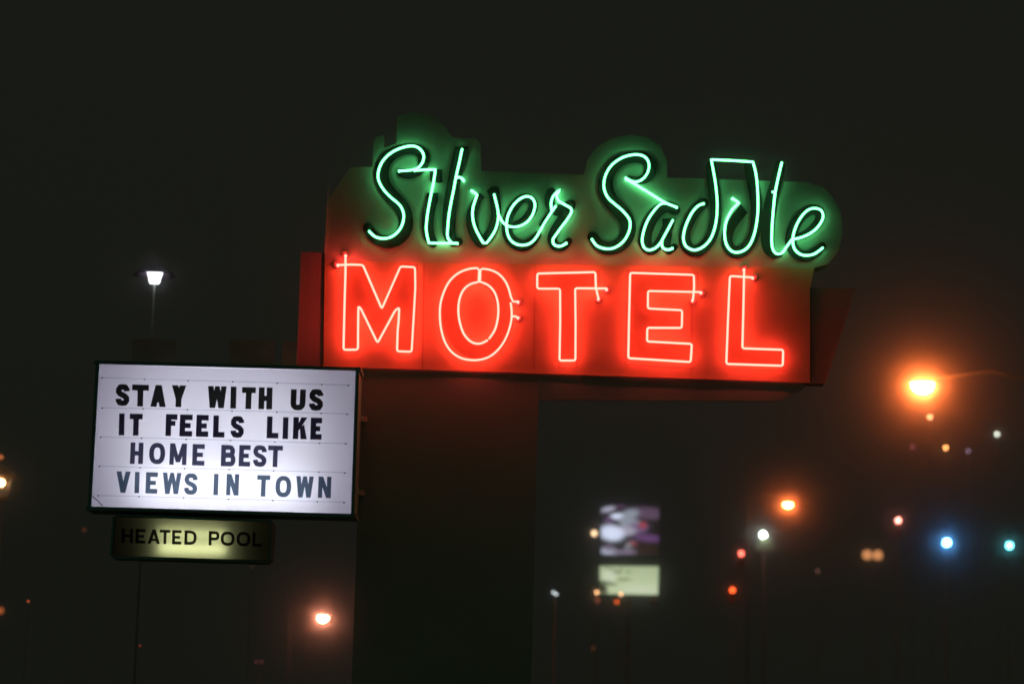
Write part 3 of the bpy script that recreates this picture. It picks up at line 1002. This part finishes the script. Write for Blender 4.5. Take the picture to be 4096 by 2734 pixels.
# carriage lantern at the left edge
def lantern():
    Y = 45
    c = P(4, 1930, Y)
    s = m_per_px(Y)
    t = thing("lantern_post", "warm lantern on a post cut off by the left edge", "street lamp", (c.x, c.y, 0), "street lamps")
    MB().tube([(c.x, c.y, 0), (c.x, c.y, c.z - 60 * s)], [0.08, 0.05], 10).build("pole", MT["steel"], t)
    MB().lathe(c, [(8 * s, -12 * s), (13 * s, -6 * s), (14 * s, 4 * s), (8 * s, 13 * s)], 12).build("bulb", mat_emit("lantern_bulb_glow", (22, 11, 4.5)), t)
    gb = MB()
    for k in range(4):
        a = math.pi / 4 + k * math.pi / 2
        gb.bar(c + Vector((math.cos(a) * 26 * s, math.sin(a) * 26 * s, -60 * s)), c + Vector((math.cos(a) * 44 * s, math.sin(a) * 44 * s, 24 * s)), 1.6 * s)
    gb.build("cage", MT["housing"], t)
    MB().lathe(c, [(20 * s, -66 * s), (26 * s, -60 * s), (30 * s, -58 * s), (6 * s, -52 * s)], 16).build("dish", mat_paint("ochre_lantern_dish", (0.5, 0.3, 0.12), 0.7), t)
    MB().lathe(c, [(72 * s, 22 * s), (66 * s, 28 * s), (20 * s, 52 * s), (4 * s, 66 * s)], 20).build("hood", mat_paint("ochre_lantern_hood", (0.5, 0.3, 0.12), 0.7), t)


lantern()

FAR = 150
traffic_light(3593, 2080, 110, (12.2, 3.51, 2.7), 0, "red traffic light with pale centre, between the high orange lamp and the blue light")
traffic_light(3787, 2168, 100, (8.1, 32, 75), 2, "blue white signal light with a blue glow around it", d=26)
traffic_light(4038, 2180, 105, (2.4, 14, 16.0), 2, "turquoise white signal light nearest the right edge", d=24)
traffic_light(2965, 2212, 110, (6.75, 1.01, 0.675), 0, "coral red traffic light beside the white globe lamp")
traffic_light(2930, 2358, 110, (7.02, 0.675, 0.135), 0, "orange red traffic light, lowest on the right side", d=17)
pole_light(3720, 1667, 140, (8.64, 3.92, 1.69), "peach lamp just under the big orange street lamp", d=13)
pole_light(3783, 1790, 140, (9.45, 3.51, 1.01), "orange lamp, middle one of the row under the big orange glow", d=13)
pole_light(3650, 1787, 140, (0.675, 0.162, 0.216), "dim magenta lamp, left end of the row under the big orange glow", d=11)
pole_light(3873, 1803, 140, (0.81, 0.567, 0.837), "dim violet lamp right of the orange lamp in the row", d=10)
pole_light(3988, 1735, 140, (3.51, 3.78, 3.1), "greenish white lamp, farthest right above the row of small lamps", d=14)
pole_light(3053, 2137, 100, (22, 25, 22), "white globe lamp above a green lit shrub", d=22)
pole_light(2377, 2131, 110, (2.7, 1.82, 1.01), "cream lamp at the left side of the violet screen", d=22)
pole_light(2387, 2367, 150, (6.75, 3.38, 1.49), "peach lamp at the lower left corner of the pale green sign", d=11)
pole_light(2484, 2375, 85, (3.4, 1.75, .85), "peach lamp in front of the lower edge of the pale green sign", d=12)
pole_light(2468, 2405, 150, (3.1, 0.378, 0.027), "rust red lamp below the pale green sign", d=11)
pole_light(2391, 2399, 150, (0.54, 0.121, 0.0675), "faint brown red lamp under the peach lamp at the sign corner", d=14)
pole_light(2097, 2402, 60, (.26, .08, .01), "faint amber lamp left of the white pair of lights", d=9)
pole_light(2373, 2590, 90, (.16, .06, .01), "very faint amber lamp deep below the pale green sign", d=10)
pole_light(3270, 2282, 120, (0.405, 0.162, 0.135), "faint brown lamp between the red traffic lights and the twin amber lamp", d=10)
pole_light(1008, 2265, 40, (.18, .07, .01), "tiny amber lamp at the right of the pool sign", d=5)
pole_light(113, 2403, 30, (.75, .13, .05), "tiny orange light low at the left side of the picture", d=8)
pole_light(337, 2118, 60, (.12, .04, .015), "faint amber light left of the pool sign", d=12)
pole_light(3, 1827, 70, (1.0, .28, .08), "dim orange light above the lantern at the left edge", d=14)
pole_light(2, 2440, 70, (.40, .10, .03), "dim orange light below the lantern at the left edge", d=26)
pole_light(560, 2580, 30, (.40, .05, .02), "tiny red light near the bottom left", d=6)
pole_light(1233, 2515, 150, (0.743, 0.0945, 0.0675), "dim red light at the lower left of the white street lamp", d=9)


def twin_lamp(px, py, Y, gap, d, rgb, label, name="twin_lamp", ang=0.0):
    c = P(px, py, Y)
    t = thing(name, label, "lamp", (c.x, c.y, 0))
    g2, r = pxm(gap, Y) / 2, pxm(d, Y) / 2
    MB().tube([(c.x, c.y + .05, 0), (c.x, c.y + .05, c.z - .02)], 0.022, 6).build("pole", MT["post"], t)
    MB().bar((c.x - g2, c.y + .05, c.z + g2 * ang), (c.x + g2, c.y + .05, c.z - g2 * ang), 0.03).build("crossbar", MT["steel"], t)
    for s in (-1, 1):
        q = c + Vector((s * g2, 0, -s * g2 * ang))
        MB().lathe(q, [(r, 0.0), (r * .95, r * .3), (r * .5, r * .55), (.005, r * .6)], 16, (0, -1, 0)).build("lens", mat_emit("twin_lamp_glow", rgb), t)
        MB().lathe(q + Vector((0, .004, 0)), [(r * 1.05, 0.0), (r * .9, -r * .6), (r * .4, -r * .8)], 16, (0, -1, 0)).build("housing", MT["housing"], t)


twin_lamp(3490, 2218, 110, 42, 40, (.75, .31, .12), "pair of blurred amber lamps side by side below the red signal")
twin_lamp(2219, 2371, 60, 12, 10, (1.5, 1.7, 1.8), "small tilted pair of grey white lights left of the pale green sign", ang=.55)
twin_lamp(1036, 2645, 60, 20, 8, (.22, .06, .06), "low dim pair of red tail lights at the bottom")

# lit shrub under the white globe lamp
def shrub():
    Y = 100.16
    c = P(3056, 2172, Y)
    t = thing("shrub", "pale green shrub lit from above by the white globe lamp", "tree", (c.x, c.y, 0))
    s = m_per_px(Y)
    MB().tube([(c.x, c.y, 0), (c.x + .05, c.y, c.z * .5), (c.x, c.y, c.z - 14 * s)], [.03, .025, .02], 8).build("trunk", MT["post_dim"], t)
    m = MB()
    rnd = random.Random(3)
    blobs = [(0, 4, 22), (-20, 16, 13), (28, 12, 14), (8, -8, 16), (-8, 22, 9)]
    for k in range(2400):
        bx_, bz_, br_ = rnd.choice(blobs)
        v = Vector((rnd.gauss(0, .45), abs(rnd.gauss(0, .45)), rnd.gauss(0, .45))) * br_ * s
        p = c + Vector((bx_ * s, 0, -bz_ * s)) + v
        a = Vector((rnd.uniform(-1, 1), rnd.uniform(-1, 1), rnd.uniform(-1, 1))).normalized() * 3.2 * s
        b = a.cross(Vector((rnd.uniform(-1, 1), rnd.uniform(-1, 1), rnd.uniform(-1, 1)))).normalized() * 2.0 * s
        m.add([p - a, p + b, p + a, p - b], [(0, 1, 2, 3)])
    m.build("crown", mat_paint("pale_leaves", (.42, .56, .30), .7), t)


shrub()


# ------------------------------------------------------------------ screens far behind
def picture_sheet(name, corners_px, Y, fn, nx, nz, parent, strength, label=None):
    (ax, ay), (bx_, by_), (cx_, cy_), (dx_, dy_) = corners_px
    vs_, cols = [], []
    for j in range(nz + 1):
        v = j / nz
        for i in range(nx + 1):
            u = i / nx
            x = (ax * (1 - u) + bx_ * u) * (1 - v) + (dx_ * (1 - u) + cx_ * u) * v
            y = (ay * (1 - u) + by_ * u) * (1 - v) + (dy_ * (1 - u) + cy_ * u) * v
            vs_.append(P(x, y, Y))
            cols.append(fn(u, v))
    fs = []
    for j in range(nz):
        for i in range(nx):
            k = j * (nx + 1) + i
            fs.append((k, k + nx + 1, k + nx + 2, k + 1))
    o = MB().add(vs_, fs).build(name, mat_screen(name + "_picture", strength), parent, label=label)
    at = o.data.color_attributes.new("picture", 'FLOAT_COLOR', 'POINT')
    for i, c in enumerate(cols):
        at.data[i].color = (*c, 1)
    return o


def blobs_fn(base, items, W, H):
    def fn(u, v):
        x, y = u * W, v * H
        c = list(base(u, v))
        for (bx_, by_, rx, ry, rot, col, amt) in items:
            dx, dy = x - bx_, y - by_
            ca, sa = math.cos(rot), math.sin(rot)
            ex, ey = (dx * ca + dy * sa) / rx, (-dx * sa + dy * ca) / ry
            k = amt / (1 + math.exp(min(50, (ex * ex + ey * ey - 1) * 4)))
            c = [a * (1 - k) + b * k for a, b in zip(c, col)]
        return c
    return fn


W_, V_, K_, R_ = (.62, .68, .86), (.11, .055, .13), (.009, .010, .008), (.30, .04, .05)
GY = (.22, .25, .30)
scr = [  # x, y in a 748 x 635 picture
    (95, 60, 95, 32, -.22, (.35, .35, .45), 1), (250, 20, 60, 26, -.1, (.07, .03, .08), 1),
    (560, 100, 230, 72, .02, (.075, .04, .08), 1), (640, 110, 160, 70, 0.05, (.085, .055, .09), 1),
    (370, 120, 120, 60, -.25, GY, 1), (200, 150, 85, 38, -.12, W_, 1),
    (360, 230, 150, 70, .1, GY, 1), (130, 215, 90, 50, .5, (.07, .03, .09), 1), (200, 245, 60, 40, .7, K_, 1),
    (450, 300, 160, 70, -.15, (.13, .08, .16), 1), (330, 330, 120, 60, 0, (.30, .29, .36), 1),
    (620, 420, 190, 50, .08, (.10, .045, .13), 1), (140, 360, 155, 95, .12, W_, 1),
    (540, 255, 50, 40, 0, R_, 1), (110, 595, 120, 48, .12, (.34, .36, .46), 1), (110, 540, 60, 36, 0, (.12, .09, .14), 1),
    (390, 540, 80, 70, -.7, (.22, .22, .26), 1), (430, 495, 56, 28, .3, R_, .9), (560, 560, 190, 80, 0, (.020, .012, .008), 1),
    (300, 600, 160, 34, 0, (.15, .12, .18), 1)]
SY = 90
c = P(2520, 2240, SY)
bb = thing("video_screen", "violet and white video screen, upper of the two lit signs on one mast", "video screen", (c.x, c.y + .3, 0))
cor = [ZB(330, 178), ZB(1078, 190), ZB(1068, 828), ZB(330, 822)]
picture_sheet("screen", cor, SY, blobs_fn(lambda u, v: K_, scr, 748, 635), 84, 72, bb, 1.25)
fx = MB()
lo, hi = P(*cor[3], SY), P(*cor[1], SY)
fx.box((lo.x - .06, SY + .01, lo.z - .06), (hi.x + .06, SY + .25, hi.z + .06))
fx.build("cabinet", MT["frame"], bb)
MB().bar((c.x, c.y + .4, 0), (c.x, c.y + .4, hi.z), .05).build("mast", MT["post_dim"], bb)
GRN, DK = (.42, .50, .30), (.05, .09, .03)
gs = [(150, 45, 110, 8, .35, DK, .85), (220, 85, 55, 9, -.1, DK, .9), (265, 55, 36, 12, -.9, DK, .8), (370, 75, 30, 22, .2, (.16, .24, .11), .8),
      (310, 175, 95, 13, -.05, DK, .95), (120, 130, 90, 70, .3, (.62, .66, .52), .7), (150, 240, 75, 16, 0, (.04, .05, .02), .9), (30, 285, 60, 95, -.5, (.02, .018, .008), 1),
      (70, 210, 80, 16, .1, (.05, .07, .03), .8), (520, 300, 260, 60, 0, (.55, .60, .44), .8), (540, 130, 60, 70, 0, (.40, .50, .33), .5)]
cor = [ZB(318, 965), ZB(1070, 972), ZB(1060, 1335), ZB(318, 1318)]
gsn = thing("lit_sign", "pale green lit sign with dark marks, lower of the two on one mast", "sign", (c.x, c.y + .3, P(*cor[3], SY).z))
picture_sheet("lit_face", cor, SY - .02, blobs_fn(lambda u, v: tuple(q * (.9 + .3 * v) for q in GRN), gs, 752, 365), 96, 48, gsn, 1.15)
fx = MB()
lo, hi = P(*cor[3], SY), P(*cor[1], SY)
fx.box((lo.x - .05, SY + .00, lo.z - .05), (hi.x + .05, SY + .2, hi.z + .05))
fx.build("cabinet", MT["frame"], gsn)
lg = MB()
lg.bar(P(*ZB(1010, 1340), SY + .1), P(*ZB(1010, 1460), SY + .1), .13)
lg.build("hanging_box", mat_paint("rust_red_box", (.35, .12, .07), .7), gsn)

# ------------------------------------------------------------------ thin haze added to imitate film halation around the lights
if HAZE > 0:
    hz = MB()
    hz.box((-205, -34, -1), (205, 246, 22))
    m = bpy.data.materials.new("halation_haze")
    m.use_nodes = True
    m.cycles.volume_sampling = 'DISTANCE'
    n = m.node_tree
    n.nodes.clear()
    o = n.nodes.new("ShaderNodeOutputMaterial")
    v = n.nodes.new("ShaderNodeVolumePrincipled")
    v.inputs["Color"].default_value = (0.95, 0.95, 0.95, 1)
    v.inputs["Density"].default_value = HAZE
    v.inputs["Anisotropy"].default_value = HAZE_G
    n.links.new(v.outputs[0], o.inputs["Volume"])
    hz.build("haze", m, kind="stuff")
